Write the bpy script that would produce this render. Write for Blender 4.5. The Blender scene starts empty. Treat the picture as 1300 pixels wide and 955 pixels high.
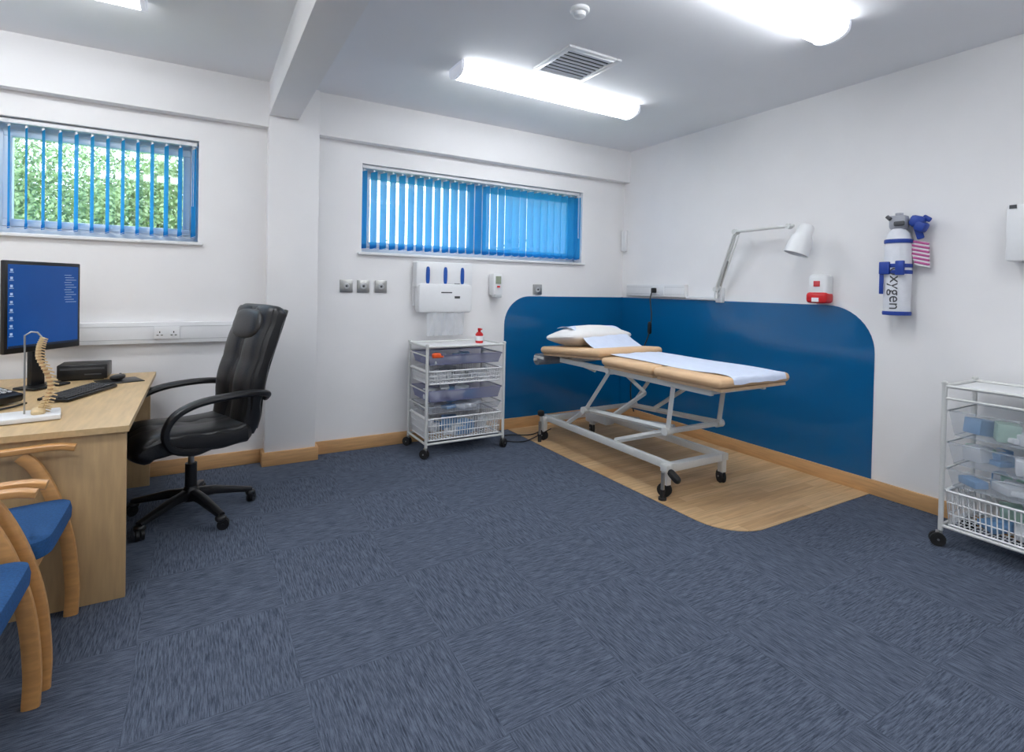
import bpy, bmesh, math, random
import numpy as np
from mathutils import Vector, Matrix, Euler
random.seed(7)
SC=bpy.context.scene
H=2.8
# ---------------------------------------------------------------- camera
def make_camera():
    f,px,py=676.1427,650,374.5201
    loc=(-3.9092,-4.3548,1.3366); yaw,p,r=0.5278,0.0132,0.0201
    fw=Vector((math.sin(yaw)*math.cos(p),math.cos(yaw)*math.cos(p),-math.sin(p)))
    rt=Vector((math.cos(yaw),-math.sin(yaw),0)); up=rt.cross(fw)
    rt2=rt*math.cos(r)+up*math.sin(r); up2=-rt*math.sin(r)+up*math.cos(r)
    cd=bpy.data.cameras.new('camera'); cam=bpy.data.objects.new('camera',cd); SC.collection.objects.link(cam)
    cam.matrix_world=Matrix(((rt2[0],up2[0],-fw[0],loc[0]),(rt2[1],up2[1],-fw[1],loc[1]),(rt2[2],up2[2],-fw[2],loc[2]),(0,0,0,1)))
    cd.sensor_width=36; cd.lens=36*f/1300; cd.shift_y=(py-477.5)/1300; cd.clip_start=.02
    SC.camera=cam
make_camera()
# ---------------------------------------------------------------- materials
def lin(c):
    return tuple(((x/255)/12.92 if x/255<=.04045 else ((x/255+.055)/1.055)**2.4) for x in c)+(1,)
def nn(nt,t,**k):
    n=nt.nodes.new(t)
    for a,b in k.items():
        if a in n.inputs.keys(): n.inputs[a].default_value=b
        else: setattr(n,a,b)
    return n
MC={}
def mat(name,col,rough=.5,metal=0,var=.06,scale=25,bump=0,bscale=200,coat=0,emit=None,estr=0,trans=0,alpha=1,spec=.5,stretch=None):
    if name in MC: return MC[name]
    m=bpy.data.materials.new(name); m.use_nodes=True; nt=m.node_tree; b=nt.nodes['Principled BSDF']
    tc=nn(nt,'ShaderNodeTexCoord')
    src=tc.outputs['Object']
    if stretch:
        mp=nn(nt,'ShaderNodeMapping'); mp.inputs['Scale'].default_value=stretch; nt.links.new(src,mp.inputs['Vector']); src=mp.outputs['Vector']
    c=lin(col)
    if var>0:
        no=nn(nt,'ShaderNodeTexNoise',Scale=scale,Detail=4.0); nt.links.new(src,no.inputs['Vector'])
        cr=nn(nt,'ShaderNodeValToRGB')
        cr.color_ramp.elements[0].position=.3; cr.color_ramp.elements[1].position=.7
        cr.color_ramp.elements[0].color=tuple(x*(1-var) for x in c[:3])+(1,)
        cr.color_ramp.elements[1].color=tuple(min(1,x*(1+var)) for x in c[:3])+(1,)
        nt.links.new(no.outputs['Fac'],cr.inputs['Fac']); nt.links.new(cr.outputs['Color'],b.inputs['Base Color'])
    else: b.inputs['Base Color'].default_value=c
    b.inputs['Roughness'].default_value=rough; b.inputs['Metallic'].default_value=metal
    b.inputs['Coat Weight'].default_value=coat; b.inputs['Transmission Weight'].default_value=trans; b.inputs['Alpha'].default_value=alpha
    b.inputs['Specular IOR Level'].default_value=spec
    if bump>0:
        n2=nn(nt,'ShaderNodeTexNoise',Scale=bscale,Detail=3.0); nt.links.new(src,n2.inputs['Vector'])
        bu=nn(nt,'ShaderNodeBump',Strength=bump,Distance=.01); nt.links.new(n2.outputs['Fac'],bu.inputs['Height']); nt.links.new(bu.outputs['Normal'],b.inputs['Normal'])
    if emit: b.inputs['Emission Color'].default_value=lin(emit); b.inputs['Emission Strength'].default_value=estr
    MC[name]=m; return m
def mat_trans(name,col,tr=.5,transp=0.0):
    m=bpy.data.materials.new(name); m.use_nodes=True; nt=m.node_tree; nt.nodes.clear()
    o=nn(nt,'ShaderNodeOutputMaterial'); d=nn(nt,'ShaderNodeBsdfDiffuse'); t=nn(nt,'ShaderNodeBsdfTranslucent'); mx=nn(nt,'ShaderNodeMixShader')
    tc=nn(nt,'ShaderNodeTexCoord'); wv=nn(nt,'ShaderNodeTexNoise',Scale=300.0); nt.links.new(tc.outputs['Object'],wv.inputs['Vector'])
    cr=nn(nt,'ShaderNodeValToRGB'); c=lin(col); cr.color_ramp.elements[0].color=tuple(x*.93 for x in c[:3])+(1,); cr.color_ramp.elements[1].color=c
    nt.links.new(wv.outputs['Fac'],cr.inputs['Fac'])
    nt.links.new(cr.outputs['Color'],d.inputs['Color']); nt.links.new(cr.outputs['Color'],t.inputs['Color'])
    mx.inputs[0].default_value=tr; nt.links.new(d.outputs[0],mx.inputs[1]); nt.links.new(t.outputs[0],mx.inputs[2])
    last=mx.outputs[0]
    if transp>0:
        tp=nn(nt,'ShaderNodeBsdfTransparent'); m2=nn(nt,'ShaderNodeMixShader'); m2.inputs[0].default_value=transp
        nt.links.new(last,m2.inputs[1]); nt.links.new(tp.outputs[0],m2.inputs[2]); last=m2.outputs[0]
    nt.links.new(last,o.inputs[0]); return m
def mat_glass(name,col=(235,245,250),refl=.06,rough=.03):
    m=bpy.data.materials.new(name); m.use_nodes=True; nt=m.node_tree; nt.nodes.clear()
    o=nn(nt,'ShaderNodeOutputMaterial'); tp=nn(nt,'ShaderNodeBsdfTransparent'); tp.inputs[0].default_value=lin(col)
    gl=nn(nt,'ShaderNodeBsdfGlossy'); gl.inputs['Roughness'].default_value=rough; mx=nn(nt,'ShaderNodeMixShader'); mx.inputs[0].default_value=refl
    nt.links.new(tp.outputs[0],mx.inputs[1]); nt.links.new(gl.outputs[0],mx.inputs[2]); nt.links.new(mx.outputs[0],o.inputs[0]); return m
def mat_carpet():
    m=bpy.data.materials.new('carpet_tiles'); m.use_nodes=True; nt=m.node_tree; b=nt.nodes['Principled BSDF']; L=nt.links.new
    tc=nn(nt,'ShaderNodeTexCoord'); sp=nn(nt,'ShaderNodeSeparateXYZ'); L(tc.outputs['Object'],sp.inputs[0])
    def ma(op,a,bv=None,c=None):
        n=nn(nt,'ShaderNodeMath',operation=op)
        for i,v in enumerate((a,bv,c)):
            if v is None: continue
            if isinstance(v,(int,float)): n.inputs[i].default_value=v
            else: L(v,n.inputs[i])
        return n.outputs[0]
    T=.5
    xs=ma('MULTIPLY',ma('ADD',sp.outputs[0],20.1),1/T); ys=ma('MULTIPLY',ma('ADD',sp.outputs[1],20.0),1/T)
    fx=ma('FLOOR',xs); fy=ma('FLOOR',ys)
    ck=ma('MODULO',ma('ADD',fx,fy),2.0)
    ck=ma('GREATER_THAN',ck,.5)
    off=nn(nt,'ShaderNodeCombineXYZ'); L(ma('MULTIPLY',fx,3.17),off.inputs[0]); L(ma('MULTIPLY',fy,5.31),off.inputs[1]); L(ma('ADD',fx,fy),off.inputs[2])
    def vec(ax,ay):
        v=nn(nt,'ShaderNodeVectorMath',operation='MULTIPLY'); L(tc.outputs['Object'],v.inputs[0]); v.inputs[1].default_value=(ax,ay,1); return v.outputs[0]
    def streak(a,b_,dist):
        mixv=nn(nt,'ShaderNodeMix',data_type='VECTOR'); L(ck,mixv.inputs[0]); L(vec(a,b_),mixv.inputs[4]); L(vec(b_,a),mixv.inputs[5])
        ad=nn(nt,'ShaderNodeVectorMath',operation='ADD'); L(mixv.outputs[1],ad.inputs[0]); L(off.outputs[0],ad.inputs[1])
        n=nn(nt,'ShaderNodeTexNoise',Scale=1.0,Detail=3.0,Roughness=.6,Distortion=dist); L(ad.outputs[0],n.inputs['Vector']); return n
    n1=streak(12,190,.25); n3=streak(26,360,.1)
    f=ma('ADD',ma('MULTIPLY',n1.outputs['Fac'],.6),ma('MULTIPLY',n3.outputs['Fac'],.4))
    cr=nn(nt,'ShaderNodeValToRGB'); e=cr.color_ramp.elements
    e[0].position=.38; e[0].color=lin((56,63,76)); e[1].position=.60; e[1].color=lin((101,110,126))
    x=cr.color_ramp.elements.new(.48); x.color=lin((81,89,104))
    L(f,cr.inputs['Fac'])
    n2=nn(nt,'ShaderNodeTexNoise',Scale=420.0,Detail=2.0); L(tc.outputs['Object'],n2.inputs['Vector'])
    mr=nn(nt,'ShaderNodeMapRange'); L(n2.outputs['Fac'],mr.inputs[0]); mr.inputs[1].default_value=.3; mr.inputs[2].default_value=.7; mr.inputs[3].default_value=.82; mr.inputs[4].default_value=1.16
    def seam(v):
        fr=ma('FRACT',v); return ma('MINIMUM',fr,ma('SUBTRACT',1.0,fr))
    sm=ma('MINIMUM',seam(xs),seam(ys)); sm=ma('GREATER_THAN',sm,.003); sm=ma('MULTIPLY_ADD',sm,.06,.94)
    k=ma('MULTIPLY',mr.outputs[0],sm)
    mu=nn(nt,'ShaderNodeVectorMath',operation='SCALE'); L(cr.outputs['Color'],mu.inputs[0]); L(k,mu.inputs['Scale'])
    L(mu.outputs[0],b.inputs['Base Color']); b.inputs['Roughness'].default_value=.95; b.inputs['Specular IOR Level'].default_value=.12
    bu=nn(nt,'ShaderNodeBump',Strength=.12,Distance=.001); L(f,bu.inputs['Height']); L(bu.outputs[0],b.inputs['Normal'])
    return m
def mat_planks():
    m=bpy.data.materials.new('vinyl_planks'); m.use_nodes=True; nt=m.node_tree; b=nt.nodes['Principled BSDF']; L=nt.links.new
    tc=nn(nt,'ShaderNodeTexCoord')
    br=nn(nt,'ShaderNodeTexBrick'); L(tc.outputs['Object'],br.inputs['Vector']); br.offset=.37
    br.inputs['Color1'].default_value=lin((212,178,134)); br.inputs['Color2'].default_value=lin((192,155,112)); br.inputs['Mortar'].default_value=lin((172,136,96))
    for k,v in (('Scale',1.0),('Mortar Size',.0012),('Brick Width',.62),('Row Height',.075),('Bias',0.0)): br.inputs[k].default_value=v
    mp=nn(nt,'ShaderNodeMapping'); mp.inputs['Scale'].default_value=(4,60,1); L(tc.outputs['Object'],mp.inputs[0])
    n=nn(nt,'ShaderNodeTexNoise',Scale=1.0,Detail=5.0); L(mp.outputs[0],n.inputs['Vector'])
    mr=nn(nt,'ShaderNodeMapRange'); L(n.outputs['Fac'],mr.inputs[0]); mr.inputs[1].default_value=.3; mr.inputs[2].default_value=.7; mr.inputs[3].default_value=.80; mr.inputs[4].default_value=1.12
    mu=nn(nt,'ShaderNodeVectorMath',operation='SCALE'); L(br.outputs['Color'],mu.inputs[0]); L(mr.outputs[0],mu.inputs['Scale']); L(mu.outputs[0],b.inputs['Base Color'])
    b.inputs['Roughness'].default_value=.5; b.inputs['Specular IOR Level'].default_value=.35; return m
WALL=mat('wall_paint',(238,237,237),.85,var=.015,scale=3,bump=.04,bscale=350)
CEIL=mat('ceiling_paint',(238,239,242),.9,var=.01,scale=3)
WHITE=mat('white_plastic',(232,233,234),.35,var=.01)
UPVC=mat('upvc_white',(222,230,236),.3,var=.01)
OAK=mat('skirting_oak',(205,160,110),.45,var=.12,scale=6,stretch=(1,1,12))
OAKV=mat('desk_oak_panel',(192,160,116),.45,var=.10,scale=5,stretch=(9,9,1))
BEECH=mat('beech_wood',(204,150,90),.35,var=.12,scale=10,stretch=(1,6,6),coat=.2)
BLUEP=mat('blue_gloss_panel',(0,92,146),.18,var=.02,scale=2,coat=.4)
GREYM=mat('white_enamel_metal',(218,219,216),.35,.1,var=.02)
CHROME=mat('brushed_steel',(175,175,172),.3,.9,var=.05)
BLACK=mat('black_plastic',(22,22,24),.35,var=.1)
RUBBER=mat('black_rubber',(30,30,31),.7,var=.1)
LEATHER=mat('black_leather',(20,20,22),.34,var=.15,bump=.15,bscale=120,spec=.6)
TAN=mat('tan_vinyl',(222,184,142),.5,var=.03)
PAPER=mat('white_paper',(212,222,242),.8,var=.02,bump=.1,bscale=25)
PILLOW=mat('pillow_cotton',(232,230,228),.85,var=.02,bump=.25,bscale=14)
BLUEF=mat('blue_upholstery',(34,82,134),.95,var=.18,scale=140,bump=.3,bscale=400)
RED=mat('red_plastic',(205,25,32),.3,var=.04)
ORANGE=mat('orange_plastic',(235,90,30),.4,var=.04)
BLUE=mat('blue_nylon',(20,60,150),.5,var=.08)
DGREY=mat('dark_grey',(70,72,76),.5,var=.05)
LGREY=mat('light_grey_plastic',(190,192,194),.45,var=.03)
PURPLE=mat_trans('lilac_clear_plastic',(165,168,205),.5,.5)
CLEAR=mat_trans('clear_plastic',(225,230,236),.5,.72)
BLIND=mat_trans('blue_blind_fabric',(62,170,226),.6,.04)
GLASS=mat_glass('window_glass')
LAMP=mat('diffuser_lit',(255,255,255),.4,var=0,emit=(248,251,255),estr=16.5)
# ---------------------------------------------------------------- mesh builder
def rotm(rot): return Euler(rot).to_matrix() if rot else Matrix.Identity(3)
def cr_smooth(pts,n=6,closed=False):
    P=[Vector(p) for p in pts]; out=[]
    N=len(P); rng=range(N if closed else N-1)
    for i in rng:
        p1=P[i]; p2=P[(i+1)%N]
        p0=P[(i-1)%N] if (closed or i>0) else p1*2-p2
        p3=P[(i+2)%N] if (closed or i+2<N) else p2*2-p1
        for k in range(n):
            t=k/n
            out.append(.5*((2*p1)+(-p0+p2)*t+(2*p0-5*p1+4*p2-p3)*t*t+(-p0+3*p1-3*p2+p3)*t**3))
    if not closed: out.append(P[-1])
    return out
class P:
    def __init__(s): s.V=[];s.F=[];s.mi=[];s.mats=[]; s.cur=0
    def use(s,m):
        if m not in s.mats: s.mats.append(m)
        s.cur=s.mats.index(m); return s
    def add(s,v,f):
        b=len(s.V); s.V+= [tuple(x) for x in v]; s.F+=[tuple(b+i for i in q) for q in f]; s.mi+=[s.cur]*len(f); return s
    def box(s,c,size,rot=None,bev=0,seg=2):
        bm=bmesh.new(); bmesh.ops.create_cube(bm,size=1)
        for v in bm.verts: v.co=Vector((v.co.x*size[0],v.co.y*size[1],v.co.z*size[2]))
        if bev>0: bmesh.ops.bevel(bm,geom=list(bm.edges),offset=min(bev,min(size)*.49),segments=seg,affect='EDGES',profile=.5)
        m=rotm(rot); c=Vector(c); bm.verts.index_update()
        s.add([m@v.co+c for v in bm.verts],[[v.index for v in f.verts] for f in bm.faces]); bm.free(); return s
    def bb(s,a,b,bev=0):
        return s.box([(a[i]+b[i])/2 for i in range(3)],[abs(b[i]-a[i]) for i in range(3)],None,bev)
    def sweep(s,pts,rw,rt,wdir=None,n=10,e=1.0,cap=True,closed=False):
        pts=[Vector(p) for p in pts]; N=len(pts)
        if not hasattr(rw,'__len__'): rw=[rw]*N
        if not hasattr(rt,'__len__'): rt=[rt]*N
        V=[];F=[]; prev=None
        for i,p in enumerate(pts):
            if closed: t=pts[(i+1)%N]-pts[i-1]
            else: t=pts[min(i+1,N-1)]-pts[max(i-1,0)]
            t.normalize()
            if wdir is not None: w=Vector(wdir); w=(w-t*w.dot(t)).normalized()
            else:
                if prev is None: a=Vector((0,0,1)) if abs(t.z)<.9 else Vector((1,0,0)); w=t.cross(a).normalized()
                else: w=(prev-t*prev.dot(t)).normalized()
                prev=w
            q=w.cross(t)
            for k in range(n):
                a=2*math.pi*k/n; c,d=math.cos(a),math.sin(a)
                V.append(p+w*rw[i]*math.copysign(abs(c)**e,c)+q*rt[i]*math.copysign(abs(d)**e,d))
        for i in range(N if closed else N-1):
            for k in range(n):
                a=i*n+k;b=i*n+(k+1)%n; j=(i+1)%N
                F.append((a,b,j*n+(k+1)%n,j*n+k))
        if cap and not closed: F.append(tuple(range(n-1,-1,-1))); F.append(tuple((N-1)*n+k for k in range(n)))
        return s.add(V,F)
    def tube(s,pts,r,n=8,closed=False): return s.sweep(pts,r,r,None,n,1.0,True,closed)
    def cyl(s,a,b,r,n=16,r2=None): return s.sweep([a,b],[r,r if r2 is None else r2],[r,r if r2 is None else r2],None,n)
    def lathe(s,prof,c,rot=None,n=24):
        m=rotm(rot); c=Vector(c); V=[];F=[]
        for r,z in prof:
            for k in range(n): a=2*math.pi*k/n; V.append(m@Vector((r*math.cos(a),r*math.sin(a),z))+c)
        for i in range(len(prof)-1):
            for k in range(n): F.append((i*n+k,i*n+(k+1)%n,(i+1)*n+(k+1)%n,(i+1)*n+k))
        F.append(tuple(range(n-1,-1,-1))); F.append(tuple((len(prof)-1)*n+k for k in range(n)))
        return s.add(V,F)
    def sup(s,c,size,rot=None,e1=.4,e2=.3,nu=28,nv=14,fn=None):
        m=rotm(rot); c=Vector(c); V=[];F=[]
        sg=lambda x,e: math.copysign(abs(x)**e,x)
        for j in range(nv+1):
            ph=-math.pi/2+math.pi*j/nv
            for i in range(nu):
                th=2*math.pi*i/nu
                v=Vector((size[0]/2*sg(math.cos(ph),e1)*sg(math.cos(th),e2),size[1]/2*sg(math.cos(ph),e1)*sg(math.sin(th),e2),size[2]/2*sg(math.sin(ph),e1)))
                if fn: v=fn(v)
                V.append(m@v+c)
        for j in range(nv):
            for i in range(nu): F.append((j*nu+i,j*nu+(i+1)%nu,(j+1)*nu+(i+1)%nu,(j+1)*nu+i))
        return s.add(V,F)
    def prism(s,poly,axis,a,b):
        def mk(p,h):
            if axis==0: return (h,p[0],p[1])
            if axis==1: return (p[0],h,p[1])
            return (p[0],p[1],h)
        n=len(poly); V=[mk(p,a) for p in poly]+[mk(p,b) for p in poly]
        F=[tuple(range(n)),tuple(range(2*n-1,n-1,-1))]+[(i,i+n,(i+1)%n+n,(i+1)%n) for i in range(n)]
        return s.add(V,F)
    def obj(s,name,mt=None,root=None,ang=35,fixn=True):
        me=bpy.data.meshes.new(name); me.from_pydata(s.V,[],s.F)
        if fixn:
            bm=bmesh.new(); bm.from_mesh(me); bmesh.ops.recalc_face_normals(bm,faces=bm.faces); bm.to_mesh(me); bm.free()
        for m in (s.mats or [mt]): me.materials.append(m)
        if s.mats: me.polygons.foreach_set('material_index',s.mi)
        me.shade_smooth(); me.set_sharp_from_angle(angle=math.radians(ang)); me.update()
        o=bpy.data.objects.new(name,me); SC.collection.objects.link(o)
        if root: o.parent=root
        return o
def root(name,loc=(0,0,0),rz=0):
    o=bpy.data.objects.new(name,None); o.empty_display_size=.1; o.location=loc; o.rotation_euler=(0,0,rz); SC.collection.objects.link(o); return o
def arc(cx,cy,r,a0,a1,n=12): return [(cx+r*math.cos(a0+(a1-a0)*i/n),cy+r*math.sin(a0+(a1-a0)*i/n)) for i in range(n+1)]
# ---------------------------------------------------------------- room shell
XL=-6.2; YF=-5.6; WT=.25
P().bb((XL-.2,YF-.2,-.1),(.2,.0+WT,0)).obj('floor',mat_carpet())
P().bb((XL-.2,YF-.2,H),(.2,WT,H+.1)).obj('ceiling',CEIL)
W1=(-2.794,-.557,1.604,2.322); W2=(-5.95,-3.936,1.612,2.318)
w=P()
w.bb((XL-.2,0,0),(.2,WT,W1[2])); 
w.bb((XL-.2,0,W1[3]),(.2,WT,H))
w.bb((XL-.2,0,W1[2]),(W2[0],WT,W1[3])); w.bb((W2[1],0,W1[2]),(W1[0],WT,W1[3])); w.bb((W1[1],0,W1[2]),(.2,WT,W1[3]))
w.obj('wall_back',WALL)
P().bb((0,YF-.2,0),(.2,0,H)).obj('wall_right',WALL)
P().bb((XL-.2,YF-.2,0),(XL,0,H)).obj('wall_left',WALL)
P().bb((XL,YF-.2,0),(0,YF,H)).obj('wall_front',WALL)
P().bb((XL,-.083,2.476),(-3.5,0,H)).bb((-3.15,-.083,2.476),(0,0,H)).obj('trim_1',WALL)
P().bb((-3.5,-.12,0),(-3.15,0,H),.004).obj('pilaster',WALL)
P().bb((-3.5,YF,2.55),(-3.3,-.12,H),.004).obj('ceiling_beam',WALL)
# skirting
b=P(); b.bb((-3.15,-.02,0),(-.02,0,.1),.004); b.bb((-3.52,-.14,0),(-3.13,-.12,.1),.004); b.bb((-3.15,-.12,0),(-3.13,-.02,.1)); b.bb((-3.52,-.12,0),(-3.5,-.0,.1)); b.bb((XL,-.02,0),(-3.52,0,.1),.004)
b.obj('baseboard_back',OAK)
P().bb((-.02,YF,0),(0,0,.1),.004).obj('baseboard_right',OAK)
P().bb((XL,YF,0),(XL+.02,0,.1),.004).obj('baseboard_left',OAK)
# wood inset floor
poly=[(0,0),(-1.40,0)]+arc(-1.40+.26,-2.50+.26,.26,math.pi,1.5*math.pi)+[(0,-2.50)]
P().prism(poly,2,0,.004).obj('wood_floor_inset',mat_planks())
# blue wall protection panel
pn=root('wall_protection_panel')
poly=[(-.007,.1),(-.007,1.259)]+arc(-1.45+.27,1.259-.27,.27,math.pi/2,math.pi)+[(-1.45,.1)]
P().prism(poly,1,-.006,0).obj('panel_back',BLUEP,pn)
poly=[(-.006,.1),(-.006,1.259)]+arc(-2.50+.32,1.259-.32,.32,math.pi/2,math.pi)+[(-2.50,.1)]
P().prism(poly,0,-.006,0).obj('panel_right',BLUEP,pn)
P().bb((-.012,-.012,.1),(-.0,0,1.262)).obj('corner_joint',BLUEP,pn)
# ---------------------------------------------------------------- windows
def window(name,W,mull,sill=True):
    x0,x1,z0,z1=W; r=root(name)
    f=P(); y0,y1=.13,.20; t=.05
    f.bb((x0,y0,z0),(x1,y1,z0+t),.004).bb((x0,y0,z1-t),(x1,y1,z1),.004).bb((x0,y0,z0+t),(x0+t,y1,z1-t),.004).bb((x1-t,y0,z0+t),(x1,y1,z1-t),.004)
    xs=[x0+t]+mull+[x1-t]
    for m in mull: f.bb((m-.035,y0,z0+t),(m+.035,y1,z1-t),.004)
    f.obj('frame',UPVC,r)
    s=P()
    for i in range(len(xs)-1):
        a=xs[i]+(.035 if i>0 else 0); c=xs[i+1]-(.035 if i<len(xs)-2 else 0); q=.045
        s.bb((a,y0-.015,z0+t),(c,y0+.03,z0+t+q),.006).bb((a,y0-.015,z1-t-q),(c,y0+.03,z1-t),.006).bb((a,y0-.015,z0+t+q),(a+q,y0+.03,z1-t-q),.006).bb((c-q,y0-.015,z0+t+q),(c,y0+.03,z1-t-q),.006)
        s.bb(((a+c)/2-.05,y0-.03,z0+t+.012),((a+c)/2+.05,y0-.014,z0+t+.034),.004)
    s.obj('casements',UPVC,r)
    P().bb((x0+t,y0+.02,z0+t),(x1-t,y0+.026,z1-t)).obj('glass_pane',GLASS,r)
    P().bb((x0-.03,-.03,z0-.022),(x1+.03,.13,z0),.005).obj('sill_board',WHITE,r)
def blinds(W,seed=0):
    x0,x1,z0,z1=W; r=root('vertical_blind')
    P().bb((x0+.01,.03,z1-.03),(x1-.01,.075,z1-.002),.003).obj('head_rail',WHITE,r)
    s=P(); n=int((x1-x0-.04)/.081); zb=z0+.035; zt=z1-.05; rnd=random.Random(seed)
    ch=P(); hg=P(); wt=P()
    for i in range(n+1):
        cx=x0+.03+i*(x1-x0-.06)/n; th=math.radians(110+rnd.uniform(-3,3)); dx,dy=math.cos(th)*.0445,math.sin(th)*.0445
        nx,ny=-math.sin(th)*.004,math.cos(th)*.004; y=.055
        V=[]
        for z in (zb,zt): 
            for k in (-1,-.5,0,.5,1): V.append((cx+dx*k+nx*(1-k*k),y+dy*k+ny*(1-k*k),z))
        s.add(V,[(k,k+1,k+6,k+5) for k in range(4)])
        hg.bb((cx-.006,y-.006,zt),(cx+.006,y+.006,z1-.03))
        wt.add([(cx+dx*k*.95+o*-math.sin(th)*.002,y+dy*k*.95+o*math.cos(th)*.002,z) for z in (zb-.002,zb+.03) for o in (-1,1) for k in (-1,1)],[(0,1,3,2),(4,5,7,6),(0,1,5,4),(2,3,7,6),(0,2,6,4),(1,3,7,5)])
        if i: ch.tube([(pc[0],pc[1],zb+.005),((pc[0]+cx)/2,(pc[1]+y)/2-.02,zb-.012),(cx-dx,y-dy,zb+.005)],.0013,4)
        pc=(cx-dx,y-dy)
    s.obj('slats',BLIND,r,fixn=False); hg.obj('slat_hangers',WHITE,r); wt.obj('slat_weights',BLIND,r); ch.obj('bead_chain',WHITE,r)
    P().tube([(x1-.04,.02,z1-.03),(x1-.04,.015,z0+.25),(x1-.03,.015,z0+.25),(x1-.03,.02,z1-.03)],.0015,5).obj('control_cord',WHITE,r)
window('window_1',W1,[-1.68]); window('window_2',W2,[-5.02])
blinds(W1,1); blinds(W2,2)
# ---------------------------------------------------------------- outside
w=bpy.data.worlds.new('overcast_sky'); SC.world=w; w.use_nodes=True; nt=w.node_tree; bg=nt.nodes['Background']
tcw=nn(nt,'ShaderNodeTexCoord'); sw=nn(nt,'ShaderNodeSeparateXYZ'); nt.links.new(tcw.outputs['Generated'],sw.inputs[0])
crw=nn(nt,'ShaderNodeValToRGB'); crw.color_ramp.elements[0].color=(.86,.90,.93,1); crw.color_ramp.elements[1].color=(.88,.94,1,1); nt.links.new(sw.outputs[2],crw.inputs[0]); nt.links.new(crw.outputs[0],bg.inputs[0]); bg.inputs[1].default_value=4.6
P().bb((-14,WT+.01,-.5),(12,22,-.35)).obj('garden_lawn',mat('grass',(110,150,70),.9,var=.3,scale=8))
LEAF=mat('leaves',(158,178,128),.7,var=.30,scale=2.5); BARK=mat('bark',(90,75,60),.9,var=.2)
def tree(cx,cy,rx,rz,zc,n,seed):
    rn=np.random.RandomState(seed); r=root('tree',(cx,cy,-.34))
    P().tube([(0,0,0),(.05,0,zc*.5),(-.05,.05,zc)],.12,8).tube([(-.02,0,zc*.5),(.5,.1,zc)],.06,6).tube([(-.02,0,zc*.55),(-.6,-.1,zc*1.05)],.06,6).obj('trunk',BARK,r)
    bl=rn.uniform(-1,1,(90,3)); bl=bl[np.linalg.norm(bl,axis=1)<1]*np.array([rx,rx*.6,rz])*.85
    V=[];F=[]
    for i in range(n):
        c=bl[rn.randint(len(bl))]+rn.normal(0,1,3)*.30; c=c+np.array([0,0,zc])
        if c[2]<.3: continue
        a=rn.normal(0,1,3); a/=np.linalg.norm(a); q=np.cross(a,rn.normal(0,1,3)); q/=np.linalg.norm(q); sz=rn.uniform(.022,.05)
        b0=len(V); V+=[tuple(c+a*sz),tuple(c+q*sz*.5),tuple(c-a*sz),tuple(c-q*sz*.5)]; F.append((b0,b0+1,b0+2,b0+3))
    p=P(); p.add(V,F); p.obj('foliage',LEAF,r,fixn=False)
tree(-6.5,5.4,2.1,1.6,2.3,30000,1); tree(-4.0,6.2,1.9,1.5,2.5,26000,2); tree(-6.2,9,2.6,2.0,2.8,18000,5); tree(-.6,8.0,1.6,.9,1.6,7000,3); tree(2.6,7.0,2.2,.9,1.6,8000,4)
# ---------------------------------------------------------------- ceiling fittings
def fluoro(x0,x1,yc):
    r=root('fluorescent_light',((x0+x1)/2,yc,H)); L=(x1-x0)/2
    P().bb((-L,-.085,-.02),(L,.085,0),.004).obj('base_tray',WHITE,r)
    prof=[(.095*math.cos(a),-.02-.062*abs(math.sin(a))**.7) for a in [math.pi*i/12 for i in range(13)]]
    poly=[(y,z) for y,z in prof]
    P().prism(poly,0,-L+.02,L-.02).obj('diffuser',LAMP,r)
    e=P(); poly2=[(.1,0)]+[(y*1.05,z*1.04) for y,z in prof]+[(-.1,0)]
    e.prism(poly2,0,-L,-L+.022); e.prism(poly2,0,L-.022,L); e.obj('end_caps',mat('fitting_cap',(225,228,235),.4,var=0,emit=(235,240,255),estr=.3),r)
for yc in (-1.10,-2.68,-4.3): fluoro(-2.48,-.93,yc)
for yc in (-1.05,-2.68,-4.3): fluoro(-5.75,-4.17,yc)
r=root('ceiling_air_vent',(-1.825,-1.55,H))
f=P(); 
for s in (-1,1):
    f.box((s*.185,0,-.008),(.04,.41,.016),None,.004); f.box((0,s*.185,-.008),(.33,.04,.016),None,.004)
f.obj('vent_frame',WHITE,r)
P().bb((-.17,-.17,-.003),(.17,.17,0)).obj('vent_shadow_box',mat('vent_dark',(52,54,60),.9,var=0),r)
v=P()
for i in range(8): v.box((0,-.148+i*.0423,-.010),(.33,.021,.003),(math.radians(-8),0,0))
v.obj('louvres',mat('louvre_white',(225,227,232),.5,var=.01),r)
r=root('smoke_detector',(-2.22,-2.10,H)); P().lathe([(.05,0),(.052,-.012),(.045,-.02),(.032,-.022),(.03,-.04),(.02,-.046)],(0,0,0)).obj('detector_body',WHITE,r)
# ---------------------------------------------------------------- back wall fittings
def plate(x,z=1.325):
    r=root('steel_socket_plate',(x,0,z)); P().box((0,-.006,0),(.1,.012,.1),None,.004).obj('steel_plate',CHROME,r)
    P().lathe([(.024,0),(.024,.006),(.016,.008),(.014,.004)],(0,-.012,0),(math.pi/2,0,0)).obj('outlet',LGREY,r)
    P().cyl((0,-.019,0),(0,-.021,0),.009,12).obj('outlet_hole',DGREY,r)
for x in (-2.91,-2.775,-2.63,-1.09): plate(x)
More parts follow.
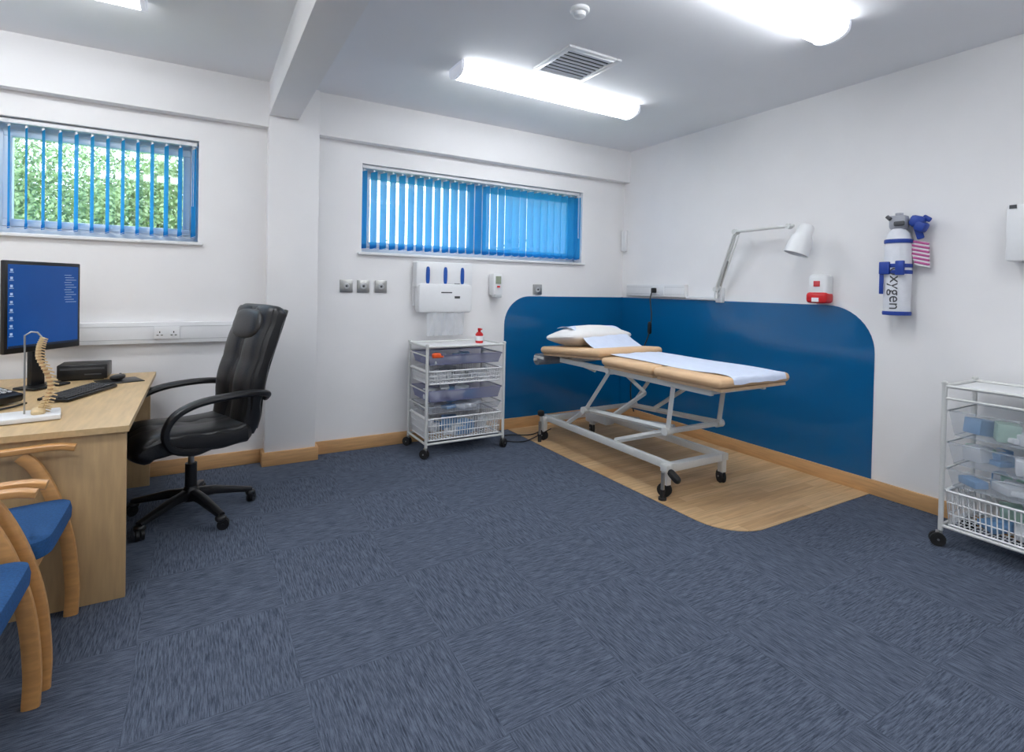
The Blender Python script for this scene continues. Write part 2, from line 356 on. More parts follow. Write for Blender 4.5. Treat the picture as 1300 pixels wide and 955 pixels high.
# glove / apron dispenser
r=root('glove_dispenser',(-2.095,-.001,1.315))
d=P(); d.box((0,-.012,.04),(.53,.024,.38),None,.012); d.box((0,-.07,-.08),(.50,.12,.25),None,.03); d.box((0,-.05,.12),(.53,.09,.22),None,.02); d.obj('housing',WHITE,r)
s=P()
for i in (-1,0,1): s.sup((i*.16,-.097,.115),(.035,.012,.15),None,.6,.6,16,8)
s.obj('glove_slots',mat('dispenser_blue',(20,80,165),.35,var=.05),r)
P().box((0,-.131,-.03),(.10,.003,.01)).box((.10,-.131,-.07),(.05,.003,.02)).box((.11,-.098,.03),(.05,.004,.04)).obj('labels',DGREY,r)
pp=cr_smooth([(0,-.10,-.19),(0,-.12,-.24),(0,-.13,-.32),(0,-.11,-.40)],4)
V=[];F=[]
nx=14
for i,p in enumerate(pp):
    for k in range(nx+1): V.append((p.x-.17+.34*k/nx,p.y+.012*math.sin(k*1.7+i*.3),p.z))
for i in range(len(pp)-1):
    for k in range(nx): F.append((i*(nx+1)+k,i*(nx+1)+k+1,(i+1)*(nx+1)+k+1,(i+1)*(nx+1)+k))
P().add(V,F).obj('plastic_apron',mat_trans('apron_film',(235,238,242),.4,.35),r,fixn=False)
# soap dispenser
r=root('soap_dispenser',(-1.575,0,1.365)); 
P().box((0,-.05,.0),(.10,.10,.20),None,.02).obj('body',WHITE,r); P().box((0,-.102,.04),(.055,.006,.07),None,.002).obj('window',mat('soap_window',(150,160,140),.2),r)
P().box((0,-.07,-.105),(.07,.08,.03),None,.008).obj('push_lever',LGREY,r); P().box((0,-.106,-.02),(.03,.003,.015)).obj('label',RED,r)
# dado trunking behind the desk
r=root('dado_trunking',(0,0,.985)); P().bb((XL,-.05,-.072),(-3.66,0,.072),.006).obj('channel',WHITE,r)
P().bb((XL,-.052,-.045),(-3.665,-.049,-.042)).bb((XL,-.052,.042),(-3.665,-.049,.045)).obj('grooves',LGREY,r)
for x in (-4.11,-4.75):
    P().box((x,-.056,0),(.15,.012,.086),None,.004).obj('socket_face',WHITE,r)
    q=P()
    for s in (-.04,.04):
        q.box((x+s,-.063,.005),(.006,.002,.012)); q.box((x+s-.012,-.063,-.015),(.012,.002,.005)); q.box((x+s+.012,-.063,-.015),(.012,.002,.005))
    q.obj('socket_pins',BLACK,r)
# right wall trunking
r=root('cable_trunking',(0,0,1.34)); P().bb((-.05,-.90,-.06),(0,-.12,.06),.006).bb((-.03,-1.3,-.075),(0,-.90,-.045),.004).obj('channel',WHITE,r)
P().bb((-.052,-.895,-.035),(-.049,-.125,-.032)).bb((-.052,-.895,.032),(-.049,-.125,.035)).obj('grooves',LGREY,r)
P().box((-.054,-.58,0),(.012,.15,.086),None,.004).obj('socket_face',WHITE,r)
r=root('couch_power_cable'); P().box((-.078,-.54,1.34),(.036,.05,.05),None,.01).obj('plug',BLACK,r)
P().tube(cr_smooth([(-.098,-.54,1.34),(-.13,-.55,1.25),(-.16,-.60,1.1),(-.2,-.62,.95),(-.28,-.63,.8),(-.42,-.65,.62),(-.5,-.7,.4),(-.55,-.8,.25)],6),.006,8).obj('cord',BLACK,r)
P().sup((-.2,-.62,.98),(.035,.035,.12),None,.5,.6,12,8).obj('inline_switch',BLACK,r)
r=root('call_point_switch',(0,-.04,1.86)); P().box((-.02,0,0),(.04,.06,.22),None,.006).obj('body',WHITE,r)
# examination lamp
r=root('examination_lamp',(0,-1.27,1.31))
l=P(); l.box((-.02,0,0),(.04,.07,.13),None,.008); l.obj('wall_bracket',WHITE,r)
l=P(); l.cyl((-.07,0,-.03),(-.07,0,.05),.016); l.cyl((-.02,0,0),(-.07,0,0),.012); 
a0=Vector((-.07,0,.05)); a1=Vector((-.15,-.24,.52)); a2=Vector((-.19,-.72,.52))
for s in (-.014,.014): l.tube([a0+Vector((s,0,0)),a1+Vector((s,0,0))],.009); l.tube([a1+Vector((s,0,0)),a2+Vector((s,0,0))],.009)
l.tube([a0+Vector((0,-.04,.0)),a1+Vector((0,-.03,-.03))],.005)
l.cyl(a1-Vector((.025,0,0)),a1+Vector((.025,0,0)),.022); l.cyl(a0-Vector((.025,0,0)),a0+Vector((.025,0,0)),.02); l.cyl(a2-Vector((.02,0,0)),a2+Vector((.02,0,0)),.02)
l.tube([a2,a2+Vector((-.005,-.04,-.0))],.011); l.obj('sprung_arm',GREYM,r)
P().tube([a0.lerp(a1,.08)+Vector((.0,-.03,-.01)),a0.lerp(a1,.5)+Vector((0,-.02,0))],.008).obj('spring',CHROME,r)
hc=a2+Vector((-.02,-.105,-.12))
P().lathe([(.012,.125),(.04,.125),(.052,.11),(.056,.05),(.068,.03),(.078,-.02),(.082,-.095),(.079,-.095),(.074,-.02),(.045,.04)],hc,(math.radians(12),math.radians(14),0)).obj('lamp_shade',WHITE,r)
# red sanitiser dispenser
r=root('hand_sanitiser_dispenser',(0,-2.155,1.365))
P().box((-.05,0,.03),(.10,.14,.17),None,.03,3).obj('cover',WHITE,r); P().box((-.062,0,-.055),(.11,.15,.08),None,.025,3).obj('red_base',RED,r)
P().box((-.102,0,.045),(.006,.045,.04),None,.002).obj('red_window',mat('red_tint',(200,70,75),.25),r); P().box((-.118,0,-.07),(.006,.05,.03),None,.002).obj('push_pad',WHITE,r)
# oxygen bag
r=root('oxygen_cylinder_bag',(0,-2.66,1.53))
P().sweep([(-.085,0,-.32),(-.085,0,-.30),(-.085,0,-.1),(-.085,0,.12),(-.085,0,.2),(-.085,0,.23)],[.05,.072,.074,.072,.06,.035],[.05,.072,.074,.072,.06,.035],None,20).obj('bag_body',mat('white_nylon',(222,224,230),.6,var=.03,bump=.2,bscale=60),r)
P().box((-.085,.0,.27),(.07,.10,.09),None,.02).cyl((-.085,0,.23),(-.085,0,.33),.022).box((-.1,.03,.30),(.03,.05,.03),None,.008).obj('valve_head',mat('valve_grey',(165,168,178),.4),r)
P().box((-.13,-.02,.26),(.02,.06,.03),None,.008).cyl((-.13,.03,.29),(-.13,.05,.31),.012).obj('valve_knob',DGREY,r)
t=P()
for z in (-.305,-.045,-.005,.15): t.lathe([(.076,-.012),(.078,0),(.076,.012)],(-.085,0,z),None,20)
t.box((-.165,.04,-.02),(.02,.06,.08),None,.006); t.box((-.155,.06,-.10),(.01,.025,.17),None,.004); t.box((-.162,-.045,-.02),(.02,.05,.09),None,.006)
t.box((-.06,-.09,.27),(.09,.08,.07),(.3,0,.3),.02); t.box((-.08,-.12,.235),(.07,.06,.06),(.5,0,0),.015); t.box((-.06,-.14,.285),(.02,.05,.03),(.6,0,0),.008); t.box((-.06,-.10,.20),(.02,.04,.08),(-.3,0,0),.008)
t.obj('blue_straps',BLUE,r)
k=P()
for i in range(6): k.box((-.06,-.10-.004*i,.14-.026*i),(.02,.11-.006*i,.014),(.25,0,.2),.004)
k.obj('striped_tubing',mat('pink_stripe',(190,90,150),.5),r)
k=P()
for i in range(6): k.box((-.058,-.10-.004*i,.127-.026*i),(.018,.11-.006*i,.012),(.25,0,.2),.004)
k.obj('tubing_white',WHITE,r)
P().box((-.006,0,0),(.012,.08,.5),None,.003).obj('wall_hanger',LGREY,r)
tx=bpy.data.curves.new('t','FONT'); tx.body='oxygen'; tx.size=.092; tx.extrude=.001; tx.align_x='CENTER'; tx.align_y='CENTER'
to=bpy.data.objects.new('t',tx); SC.collection.objects.link(to); dg=bpy.context.evaluated_depsgraph_get(); me=bpy.data.meshes.new_from_object(to.evaluated_get(dg)); bpy.data.objects.remove(to)
me.materials.clear(); me.materials.append(DGREY)
for v in me.vertices:   # lettering wrapped round the bag, reading downwards
    x,y,z=v.co; a=math.pi+.25+y/.076
    v.co=(-.085+math.cos(a)*(.0755+z),math.sin(a)*(.0755+z),-x-.15)
lo=bpy.data.objects.new('oxygen_lettering',me); SC.collection.objects.link(lo); lo.parent=r
# wall box at far right
r=root('paper_towel_dispenser',(0,-3.34,1.69)); P().box((-.06,0,0),(.12,.30,.31),None,.015).obj('case',WHITE,r); P().box((-.122,-.03,-.12),(.004,.18,.02),None,.001).obj('slot',LGREY,r); P().box((-.122,.12,.14),(.003,.03,.02)).obj('label',DGREY,r)
# ---------------------------------------------------------------- casters
def caster(part_b,part_m,x,y,r=.035,ang=0,top=.1):
    ca,sa=math.cos(ang),math.sin(ang); off=.012
    for s in (-1,1):
        part_b.cyl((x+off*ca-s*sa*.004,y+off*sa+s*ca*.004,r),(x+off*ca-s*sa*.018,y+off*sa+s*ca*.018,r),r,16)
    part_m.box((x+off*.5*ca,y+off*.5*sa,r*1.5),(.03,.008,r*1.6),(0,0,ang),.002); part_m.cyl((x,y,r*1.7),(x,y,top),.008,8)
    part_m.cyl((x+off*ca+sa*.022,y+off*sa-ca*.022,r),(x+off*ca-sa*.022,y+off*sa+ca*.022,r),.006,8)
# ---------------------------------------------------------------- trolleys
def lattice(p,w,d,z0,h,taper=.012):
    def side(a0,a1,b0,b1):
        a0,a1,b0,b1=map(Vector,(a0,a1,b0,b1)); L=(a1-a0).length; n=max(3,int(L/.022))
        for i in range(n+1):
            t=i/n; p.tube([a0.lerp(a1,t),b0.lerp(b1,t)],.0034,4)
        for k in range(4):
            t=k/3; p.tube([a0.lerp(b0,t),a1.lerp(b1,t)],.0036 if 0<k<3 else .007,5)
    T=taper; W=w/2;D=d/2
    bt=[(-W+T,-D+T,z0),(W-T,-D+T,z0),(W-T,D-T,z0),(-W+T,D-T,z0)]; tp=[(-W,-D,z0+h),(W,-D,z0+h),(W,D,z0+h),(-W,D,z0+h)]
    for i in range(4): side(bt[i],bt[(i+1)%4],tp[i],tp[(i+1)%4])
    n=int(w/.03)
    for i in range(n+1): x=-W+T+(w-2*T)*i/n; p.tube([(x,-D+T,z0),(x,D-T,z0)],.0025,4)
    for i in range(8): y=-D+T+(d-2*T)*i/7; p.tube([(-W+T,y,z0),(W-T,y,z0)],.0025,4)
def tray(p,w,d,z0,h,T=.02,th=.003):
    W=w/2;D=d/2
    bt=[(-W+T,-D+T),(W-T,-D+T),(W-T,D-T),(-W+T,D-T)]; tp=[(-W,-D),(W,-D),(W,D),(-W,D)]
    p.add([(*q,z0) for q in bt],[(0,1,2,3)])
    for i in range(4):
        a=Vector((*bt[i],z0));b=Vector((*bt[(i+1)%4],z0));c=Vector((*tp[(i+1)%4],z0+h));e=Vector((*tp[i],z0+h))
        p.add([a,b,c,e],[(0,1,2,3)])
    p.tube([(*tp[0],z0+h),(*tp[1],z0+h),(*tp[2],z0+h),(*tp[3],z0+h)],.005,6,True)
    for i in range(4):
        a=Vector((*bt[i],z0));b=Vector((*bt[(i+1)%4],z0)); p.tube([a,b],.003,5)
def trolley(loc,rz,w,d,ht,levels,seed,cols):
    r=root('storage_trolley',loc,rz); W,D=w/2,d/2; fr=P(); rb=P(); mt=P()
    for x in (-W,W):
        for y in (-D,D):
            fr.tube([(x,y,.085),(x,y,ht)],.012,10); caster(rb,mt,x,y,.036,.6 if x>0 else 2.2,.09)
            fr.lathe([(.015,0),(.015,.012),(.006,.018)],(x,y,ht-.002),None,10)
        fr.tube([(x,-D,ht-.01),(x,D,ht-.01)],.009,8); fr.tube([(x,-D,.11),(x,D,.11)],.009,8)
        for z0,h,k in levels: fr.tube([(x*.985,-D,z0+h-.004),(x*.985,D,z0+h-.004)],.006,6)
    for y in (-D,D): 
        fr.tube([(-W,y,ht-.01),(W,y,ht-.01)],.009,8); fr.tube([(-W,y,.11),(W,y,.11)],.009,8)
        if y>0: fr.tube([(-W,y,ht-.075),(W,y,ht-.075)],.007,8)
    fr.obj('frame',GREYM,r); rb.obj('caster_wheels',RUBBER,r); mt.obj('caster_forks',CHROME,r)
    P().bb((-W+.01,-D+.01,ht-.022),(W-.01,D-.01,ht-.014),.003).obj('top_shelf',WHITE,r)
    lw=P(); pu=P(); co=[P() for _ in cols]; rn=random.Random(seed); clr=P()
    for z0,h,k in levels:
        if k=='w': lattice(lw,w-.035,d-.02,z0,h)
        elif k=='p': tray(pu,w-.035,d-.02,z0,h)
        elif k=='c': tray(clr,w-.035,d-.02,z0,h)
        for j in range(14):
            a=rn.uniform(.03,.07);b_=rn.uniform(.05,.1);c=rn.uniform(.02,h*.75)
            x=rn.uniform(-W+.08,W-.08);y=rn.uniform(-D+.08,D-.08)
            co[rn.randrange(len(cols))].box((x,y,z0+.006+c/2+.003),(a*1.6,b_*1.3,c),(rn.uniform(-.15,.15),rn.uniform(-.1,.1),rn.uniform(0,3)),.006)
    if lw.V: lw.obj('lattice_baskets',WHITE,r)
    if pu.V: pu.obj('tinted_trays',PURPLE,r)
    if clr.V: clr.obj('clear_trays',CLEAR,r)
    for i,c in enumerate(co):
        if c.V: c.obj('supplies_%d'%(i+1),cols[i],r)
    return r
C1=mat('packet_white',(225,228,232),.5,var=.05); C2=mat('packet_blue',(125,165,205),.5,var=.1); C3=mat('packet_grey',(170,172,178),.5,var=.1); C4=mat('packet_mint',(175,205,190),.5,var=.1)
trolley((-2.06,-.29,0),0,.68,.40,.875,[(.72,.075,'p'),(.57,.10,'w'),(.43,.085,'p'),(.34,.05,'c'),(.13,.17,'w')],3,[C1,C3,C1,C2])
trolley((-.28,-3.40,0),math.pi/2,.66,.38,.87,[(.60,.13,'c'),(.45,.11,'c'),(.33,.09,'c'),(.12,.18,'w')],5,[C1,C2,C1,C4,C2])
# things on left trolley
r=root('red_bottle',(-1.86,-.30,.863)); P().lathe([(.03,0),(.033,.01),(.033,.075),(.02,.09),(.012,.095),(.012,.105)],(0,0,0),None,16).obj('bottle',RED,r); P().cyl((0,0,.105),(0,0,.125),.014).box((0,-.02,.118),(.012,.05,.01)).obj('cap',RED,r); P().lathe([(.0338,.02),(.0338,.06)],(0,0,0),None,16).obj('label',WHITE,r)
r=root('orange_tape_dispenser',(-2.33,-.505,.80)); P().sup((0,0,0),(.075,.03,.04),None,.5,.6,16,8).box((.03,-.005,-.01),(.05,.012,.012),None,.003).obj('clip',ORANGE,r)
# ---------------------------------------------------------------- examination couch
r=root('examination_couch',(-1.02,0,0))
hw=.335
m=P()
m.box((0,-2.08,.808),(2*hw,.535,.06),None,.028,3); m.box((0,-1.545,.808),(2*hw,.515,.06),None,.028,3)
tl=math.radians(-4)
m.box((0,-.87,.83),(2*hw,.80,.06),(tl,0,0),.028,3)
m.obj('mattress_sections',TAN,r)
u=P()
u.box((0,-2.08,.768),(2*hw-.06,.50,.018)); u.box((0,-1.545,.768),(2*hw-.06,.49,.018)); u.box((0,-.87,.79),(2*hw-.06,.76,.018),(tl,0,0)); u.obj('mattress_boards',mat('board_tan',(205,175,140),.6),r)
f=P()
for x in (-.25,.25):
    f.box((x,-1.45,.735),(.03,1.55,.04),None,.004)
    f.box((x,-1.19,.20),(.035,1.50,.05),None,.004)
    f.sweep([(x,-1.30,.73),(x,-1.02,.38),(x,-.78,.22)],.018,.018,(1,0,0),4)
    f.sweep([(x,-1.92,.73),(x,-1.88,.42)],.02,.02,(1,0,0),4)
    f.sweep([(x*.9,-1.88,.43),(x*.9,-1.05,.38)],.016,.02,(1,0,0),4)
    f.sweep([(x*.9,-1.88,.42),(x*.9,-1.35,.22)],.016,.02,(1,0,0),4)
    f.sweep([(x*.8,-1.62,.62),(x*.8,-1.30,.40)],.014,.016,(1,0,0),4)
    f.sweep([(x*.8,-1.40,.73),(x*.8,-1.62,.62)],.014,.016,(1,0,0),4)
    f.cyl((x-.03,-1.02,.38),(x+.03,-1.02,.38),.028,12); f.cyl((x-.03,-1.88,.42),(x+.03,-1.88,.42),.028,12); f.cyl((x-.03,-1.30,.73),(x+.03,-1.30,.73),.022,12)
    f.sweep([(x*.9,-.62,.76),(x*.9,-1.1,.70)],.012,.012,(1,0,0),4)
for y,z in ((-.72,.735),(-2.2,.735),(-1.3,.72),(-1.88,.42),(-1.02,.38),(-1.45,.735)): f.box((0,y,z),(.5,.03,.03),None,.003)
f.box((0,-.47,.19),(.60,.06,.05),None,.005); f.box((0,-1.90,.19),(.60,.06,.05),None,.005)
for x in (-.27,.27): 
    f.box((x,-1.90,.13),(.04,.045,.10),None,.004); f.box((x,-.47,.13),(.04,.045,.10),None,.004)
f.obj('steel_frame',GREYM,r)
a=P(); a.box((-.05,-.98,.30),(.10,.22,.10),None,.02); a.box((.02,-.82,.26),(.14,.12,.10),None,.02); a.cyl((-.05,-1.05,.32),(-.05,-1.40,.36),.025); a.cyl((-.05,-1.40,.36),(-.05,-1.75,.40),.014); a.obj('actuator_motor',LGREY,r)
bk=P(); mt=P()
for x in (-.27,.27):
    for y in (-.47,-1.90): caster(bk,mt,x,y,.045,1.1 if x>0 else 2.0,.13)
bk.cyl((-.335,-1.93,0.0),(-.335,-1.93,.07),.016); bk.cyl((-.335,-1.93,0),(-.335,-1.93,.02),.026)
bk.cyl((-.335,-.50,0.0),(-.335,-.50,.07),.016)
bk.sup((-.31,-2.0,.17),(.04,.10,.045),(.5,0,0),.5,.6,14,8); bk.sup((-.30,-.46,.24),(.05,.06,.05),None,.5,.6,14,8); bk.obj('wheels_and_feet',RUBBER,r); 
mt.cyl((-.335,-1.93,.06),(-.335,-1.93,.18),.012); mt.cyl((-.335,-.5,.06),(-.335,-.5,.18),.012); mt.obj('caster_forks',CHROME,r)
P().cyl((-.345,-.44,.715),(.30,-.44,.715),.05,20).obj('paper_roll',mat('roll_grey',(120,125,135),.7),r)
P().cyl((-.37,-.44,.715),(.33,-.44,.715),.012,10).box((-.36,-.5,.74),(.008,.14,.02)).box((.32,-.5,.74),(.008,.14,.02)).obj('roll_holder',GREYM,r)
# pillow
def pf(v):
    k=max(0,1-(abs(v.x)/.36)**2.6)*max(0,1-(abs(v.y)/.23)**2.4)
    return Vector((v.x*(1-.05*(1-abs(v.y)/.22)),v.y*(1-.06*(1-abs(v.x)/.36)),v.z*(.4+.8*k)))
P().sup((.025,-.70,.93),(.71,.44,.165),(math.radians(-6),0,.05),.7,.35,40,16,pf).obj('pillow',PILLOW,r)
prof=cr_smooth([(0,-.56,.99),(0,-.64,1.012),(0,-.76,1.008),(0,-.88,.965),(0,-.98,.905),(0,-1.1,.866),(0,-1.28,.848),(0,-1.5,.842),(0,-1.8,.842),(0,-2.1,.842),(0,-2.27,.842),(0,-2.335,.834),(0,-2.352,.80)],5)
nx=16; V=[];F=[]; n=len(prof)
for th in (0,-.0025):
    for i,p in enumerate(prof):
        for k in range(nx+1):
            x=-.215+.50*k/nx+.006*math.sin(i*.4); wv=.0022*math.sin(k*1.3+i*.55)+.002*math.sin(k*.6-i*.35)
            V.append((x,p.y,p.z+.003+wv+th))
def ix(l,i,k): return l*n*(nx+1)+i*(nx+1)+k
for i in range(n-1):
    for k in range(nx): F.append((ix(0,i,k),ix(0,i,k+1),ix(0,i+1,k+1),ix(0,i+1,k))); F.append((ix(1,i,k),ix(1,i+1,k),ix(1,i+1,k+1),ix(1,i,k+1)))
    F.append((ix(0,i,0),ix(0,i+1,0),ix(1,i+1,0),ix(1,i,0))); F.append((ix(0,i,nx),ix(1,i,nx),ix(1,i+1,nx),ix(0,i+1,nx)))
P().add(V,F).obj('couch_paper_sheet',PAPER,r,ang=60)
P().tube(cr_smooth([(-.25,-.55,.12),(-.36,-.42,.015),(-.5,-.45,.011),(-.62,-.33,.011),(-.5,-.22,.011),(-.3,-.3,.011),(-.1,-.2,.011)],6),.005,6).obj('power_cord',BLACK,r)
# ---------------------------------------------------------------- desk
r=root('desk')
P().prism([(-5.6,-.10),(-4.165,-.10),(-4.165,-1.64),(-5.6,-1.64)],2,.705,.73).obj('desktop',mat('desk_oak_top',(206,176,130),.4,var=.10,scale=5,stretch=(9,1,9)),r)
P().bb((-5.55,-1.62,0),(-4.175,-1.597,.705),.001).obj('end_panel_near',OAKV,r)
P().bb((-5.55,-.19,0),(-4.19,-.167,.705),.001).obj('end_panel_far',OAKV,r)
P().bb((-5.56,-1.597,.25),(-5.54,-.19,.705),.001).obj('modesty_panel',OAKV,r)
# monitor
Lm=Vector((-4.785,-.68,0)); Rm=Vector((-4.535,-.31,0)); c=(Lm+Rm)/2; ang=math.atan2(Rm.y-Lm.y,Rm.x-Lm.x); wd=(Rm-Lm).length
r=root('computer_monitor',(c.x,c.y,.731),ang)
zc=.452; hh=.49
P().box((0,.012,zc),(wd,.025,hh),None,.006).box((0,.035,zc),(wd*.6,.03,hh*.5),None,.01).obj('bezel',BLACK,r)
P().box((0,-.0012,zc+.005),(wd-.035,.002,hh-.05)).obj('screen',mat('screen_blue',(8,40,90),.2,var=.25,scale=3,emit=(10,66,132),estr=.8),r)
ic=P()
for j in range(9): ic.box((-wd/2+.035,-.003,zc+hh/2-.05-j*.042),(.013,.001,.013)); ic.box((-wd/2+.035,-.003,zc+hh/2-.062-j*.042),(.022,.001,.003))
for j in range(12): ic.box((wd/2-.085+.01*(j%3),-.003,zc+hh/2-.07-j*.014),(.045+.012*((j*7)%3),.001,.002))
ic.obj('desktop_icons',mat('icon_white',(150,170,195),.4,var=.2,emit=(150,175,205),estr=.5),r)
P().box((0,-.003,zc-hh/2+.036),(wd-.037,.001,.012)).obj('taskbar',mat('taskbar',(15,25,45),.3,emit=(20,35,60),estr=.5),r)
P().box((0,.05,.12),(.08,.03,.24),None,.006).box((0,.01,.008),(.22,.13,.014),None,.006).obj('stand',BLACK,r)
r=root('desktop_computer',(-4.52,-.225,.731),math.radians(0)); P().box((0,0,.05),(.24,.19,.088),None,.006).obj('case',BLACK,r)
P().box((0,-.097,.07),(.21,.004,.012)).box((.05,-.097,.035),(.08,.004,.006)).obj('drive_slots',DGREY,r); P().box((0,0,.003),(.20,.16,.006)).obj('feet',RUBBER,r)
r=root('keyboard',(-4.455,-.80,.731),math.radians(68)); P().box((0,0,.012),(.41,.14,.015),(math.radians(3),0,0),.005).obj('tray',BLACK,r)
k=P()
for j in range(5):
    for i in range(19): k.box((-.187+i*.0208,-.050+j*.024,.021+.001*j),(.017,.019,.006),(math.radians(3),0,0),.002,1)
k.obj('keys',mat('key_black',(38,38,40),.5),r)
r=root('mouse_mat',(-4.33,-.42,.7305),math.radians(20)); P().box((0,0,.002),(.21,.19,.004),None,.001).obj('mat',BLACK,r)
r=root('computer_mouse',(-4.34,-.40,.735),math.radians(70)); P().sup((0,0,.017),(.11,.06,.034),None,.8,.7,20,10).obj('shell',mat('mouse_black',(28,28,30),.3),r); P().cyl((.03,-.004,.03),(.03,.004,.03),.007,10).obj('wheel',DGREY,r)
# phone
r=root('desk_telephone',(-4.78,-.95,.731),math.radians(55)); P().box((0,0,.045),(.19,.19,.04),(math.radians(12),0,0),.01).box((0,.03,.02),(.16,.12,.04),None,.008).obj('base',BLACK,r)
P().sup((-.07,0,.09),(.05,.21,.035),(math.radians(12),0,0),.5,.4).sup((-.07,.08,.08),(.055,.055,.05),None,.6,.6,16,8).sup((-.07,-.08,.06),(.055,.055,.05),None,.6,.6,16,8).obj('handset',BLACK,r)
k=P()
for i in range(3):
    for j in range(4): k.box((.0+i*.025,-.06+j*.024,.060+.005*j),(.016,.014,.006),(math.radians(12),0,0),.002)
k.obj('keypad',LGREY,r); P().box((.03,.065,.08),(.09,.04,.004),(math.radians(12),0,0)).obj('display',mat('lcd',(120,135,130),.2),r)
P().tube(cr_smooth([(-.09,-.11,.05),(-.12,-.14,.01),(-.05,-.17,.008),(.05,-.15,.008)],5),.005,6).obj('curly_cord',BLACK,r)
# spine model
r=root('spine_model',(-4.53,-1.34,.731),math.radians(10)); P().box((-.05,0,.012),(.28,.17,.022),None,.006).obj('white_base',WHITE,r)
BONE=mat('bone_plastic',(222,196,150),.5,var=.12,scale=40); DISC=mat('disc_tan',(190,150,110),.5)
path=cr_smooth([(.02,0,.03),(.035,0,.07),(.055,0,.13),(.04,0,.20),(.015,0,.26),(.015,0,.31),(.025,0,.345)],4)
P().tube([(-.03,0,.02),(-.03,0,.36),(-.01,0,.375),(.01,0,.372),(.025,0,.35)],.0035,8).obj('stand_rod',CHROME,r)
bn=P(); ds=P()
for i,p in enumerate(path):
    s=1.15-.5*i/len(path); bn.lathe([(.010*s,-.005),(.013*s,-.0045),(.011*s,0),(.013*s,.0045),(.010*s,.005)],p,None,12); 
    if i<len(path)-1: ds.cyl(p+Vector((0,0,.004)),path[i+1]-Vector((0,0,.004)),.0105*s,10)
    bn.box(p+Vector((.020*s,0,-.002)),(.022*s,.004,.006),(0,.4,0),.0015); bn.box(p+Vector((.010*s,0,0)),(.008,.045*s,.005),None,.0015)
bn.sup((.015,0,.028),(.05,.10,.035),None,.7,.6,16,10); bn.obj('vertebrae',BONE,r); ds.obj('discs',DISC,r)
# ---------------------------------------------------------------- office chair
r=root('office_chair',(-3.95,-.82,0),math.radians(200))
ba=P(); wh=P(); mt=P()
for k in range(5):
    a=math.radians(225+72*k-200); ca,sa=math.cos(a),math.sin(a)
    ba.sweep([(ca*.03,sa*.03,.125),(ca*.12,sa*.12,.12),(ca*.24,sa*.24,.095),(ca*.32,sa*.32,.078)],[.03,.028,.024,.02],[.03,.024,.018,.015],None,10,.7)
    caster(wh,mt,ca*.315,sa*.315,.03,a+1.0,.085); 
    ba.sup((ca*.315,sa*.315,.06),(.055,.055,.035),None,.7,.7,14,8)
ba.lathe([(.045,.09),(.05,.10),(.05,.14),(.035,.16),(.033,.17)],(0,0,0)); ba.lathe([(.033,.17),(.03,.17),(.03,.30),(.028,.30)],(0,0,0)); ba.obj('star_base',BLACK,r); wh.obj('caster_wheels',BLACK,r); mt.obj('caster_stems',BLACK,r)
P().cyl((0,0,.28),(0,0,.40),.016).obj('gas_lift',CHROME,r)
P().box((-.02,0,.395),(.24,.18,.04),None,.01).tube([(.02,0,.39),(.05,-.2,.385),(.05,-.26,.38)],.007).obj('tilt_mechanism',BLACK,r)
# seat cushion
s=P()
sp=cr_smooth([(-.24,0,.475),(-.12,0,.465),(0,0,.465),(.12,0,.475),(.22,0,.475),(.285,0,.455),(.31,0,.415)],4)
n=len(sp); rw=[.245*(1-.18*max(0,(i/n-.82)/.18)**2) for i in range(n)]; rt=[.064-(.02 if i==n-1 else 0)+.003*math.cos(i*1.2) for i in range(n)]; rw[0]=.22; rt[0]=.045
s.sweep(sp,rw,rt,(0,1,0),24,.5); 
for y in (-.12,.12): s.sweep([(p.x,y,p.z+.012) for p in sp[1:-2]],.115,.058,(0,1,0),20,.6)
s.obj('seat_cushion',LEATHER,r)
bp_=cr_smooth([(-.235,0,.46),(-.255,0,.55),(-.262,0,.66),(-.285,0,.80),(-.325,0,.94),(-.365,0,1.06),(-.395,0,1.15),(-.415,0,1.185)],6)
n=len(bp_); tt=[i/(n-1) for i in range(n)]
rw=[.21+.045*math.sin(min(1,t*1.5)*math.pi/2)-.04*max(0,(t-.85)/.15)**2 for t in tt]; rt=[.045+.014*abs(math.sin(t*math.pi*4.0)) if t<.97 else .03 for t in tt]
s=P(); s.sweep(bp_,rw,rt,(0,1,0),28,.55)
for sg in (-1,1): s.sweep([(p.x+.028,sg*.03+sg*.1*.9,p.z) for p in bp_[2:-3]],[w_*.44 for w_ in rw[2:-3]],[t_*.8 for t_ in rt[2:-3]],(0,1,0),18,.7)
s.sup((-.325,0,1.08),(.10,.36,.19),(0,-.30,0),.6,.5,24,12)
s.obj('backrest',LEATHER,r)
P().sweep([(p.x-.05,0,p.z) for p in bp_[1:-3]],[w_*.85 for w_ in rw[1:-3]],.012,(0,1,0),14,.5).sweep([(-.05,0,.40),(-.22,0,.405),(-.30,0,.45),(-.31,0,.55)],.04,.012,(0,1,0),8).obj('back_shell',BLACK,r)
a=P()
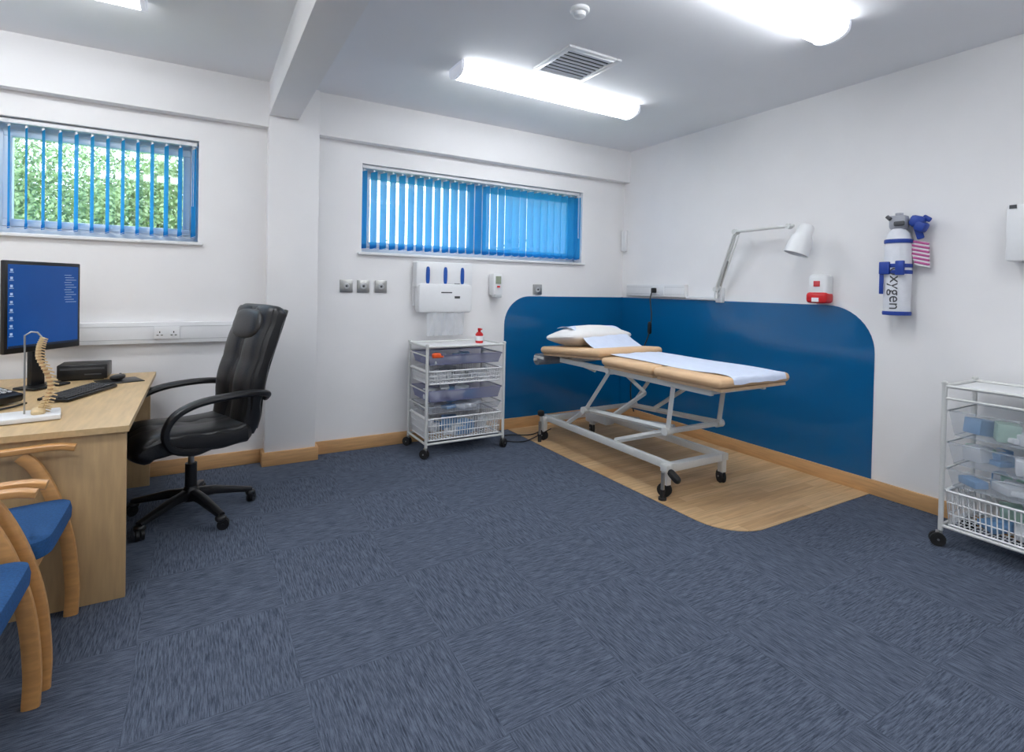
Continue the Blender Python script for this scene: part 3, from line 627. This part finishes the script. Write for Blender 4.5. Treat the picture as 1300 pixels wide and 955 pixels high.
for sg in (-1,1):
    pt=cr_smooth([(-.02,sg*.19,.425),(.08,sg*.25,.43),(.19,sg*.285,.475),(.225,sg*.295,.56),(.185,sg*.30,.645),(.08,sg*.30,.695),(-.08,sg*.30,.712),(-.22,sg*.285,.71),(-.31,sg*.25,.69),(-.325,sg*.20,.66)],5)
    nn_=len(pt); a.sweep(pt,[.022+.012*math.sin(math.pi*min(1,max(0,(i/nn_-.3)/.6))) for i in range(nn_)],.019,(0,1,0),12,.8)
a.obj('armrests',BLACK,r)
# ---------------------------------------------------------------- visitor chairs
def visitor(x,y,rz):
    r=root('visitor_armchair',(x,y,0),rz); w=P(); hw=.225
    for sg in (-1,1):
        Y=sg*hw
        w.sweep(cr_smooth([(.275,Y,0),(.278,Y,.12),(.262,Y,.3),(.22,Y,.47),(.165,Y,.60),(.12,Y,.655)],5),.015,.024,(0,1,0),12,.6)
        w.sweep(cr_smooth([(.285,Y,.668),(.22,Y,.678),(.05,Y,.672),(-.12,Y,.662),(-.24,Y,.66),(-.30,Y,.665)],5),.021,.013,(0,1,0),12,.6)
        w.sweep(cr_smooth([(-.32,Y,0),(-.28,Y,.2),(-.255,Y,.42),(-.29,Y,.65),(-.36,Y,.93)],5),.014,.02,(0,1,0),12,.6)
        w.sweep([(.24,Y,.40),(-.25,Y,.36)],.012,.022,(0,1,0),8,.6)
    w.sweep([(.235,-hw,.38),(.235,hw,.38)],.02,.012,(0,0,1),8,.6); w.sweep([(-.25,-hw,.36),(-.25,hw,.36)],.02,.012,(0,0,1),8,.6); w.sweep([(-.345,-hw,.88),(-.345,hw,.88)],.03,.011,(0,0,1),8,.6)
    w.obj('wood_frame',BEECH,r)
    P().sup((.015,0,.43),(.55,.42,.085),(0,math.radians(-4),0),.35,.22,32,12).obj('seat_pad',BLUEF,r)
    P().sup((-.30,0,.75),(.07,.41,.36),(0,math.radians(-14),0),.4,.3,28,12).obj('back_pad',BLUEF,r)
visitor(-4.62,-1.89,0); visitor(-4.63,-2.42,0)
SC.view_settings.view_transform='Standard'
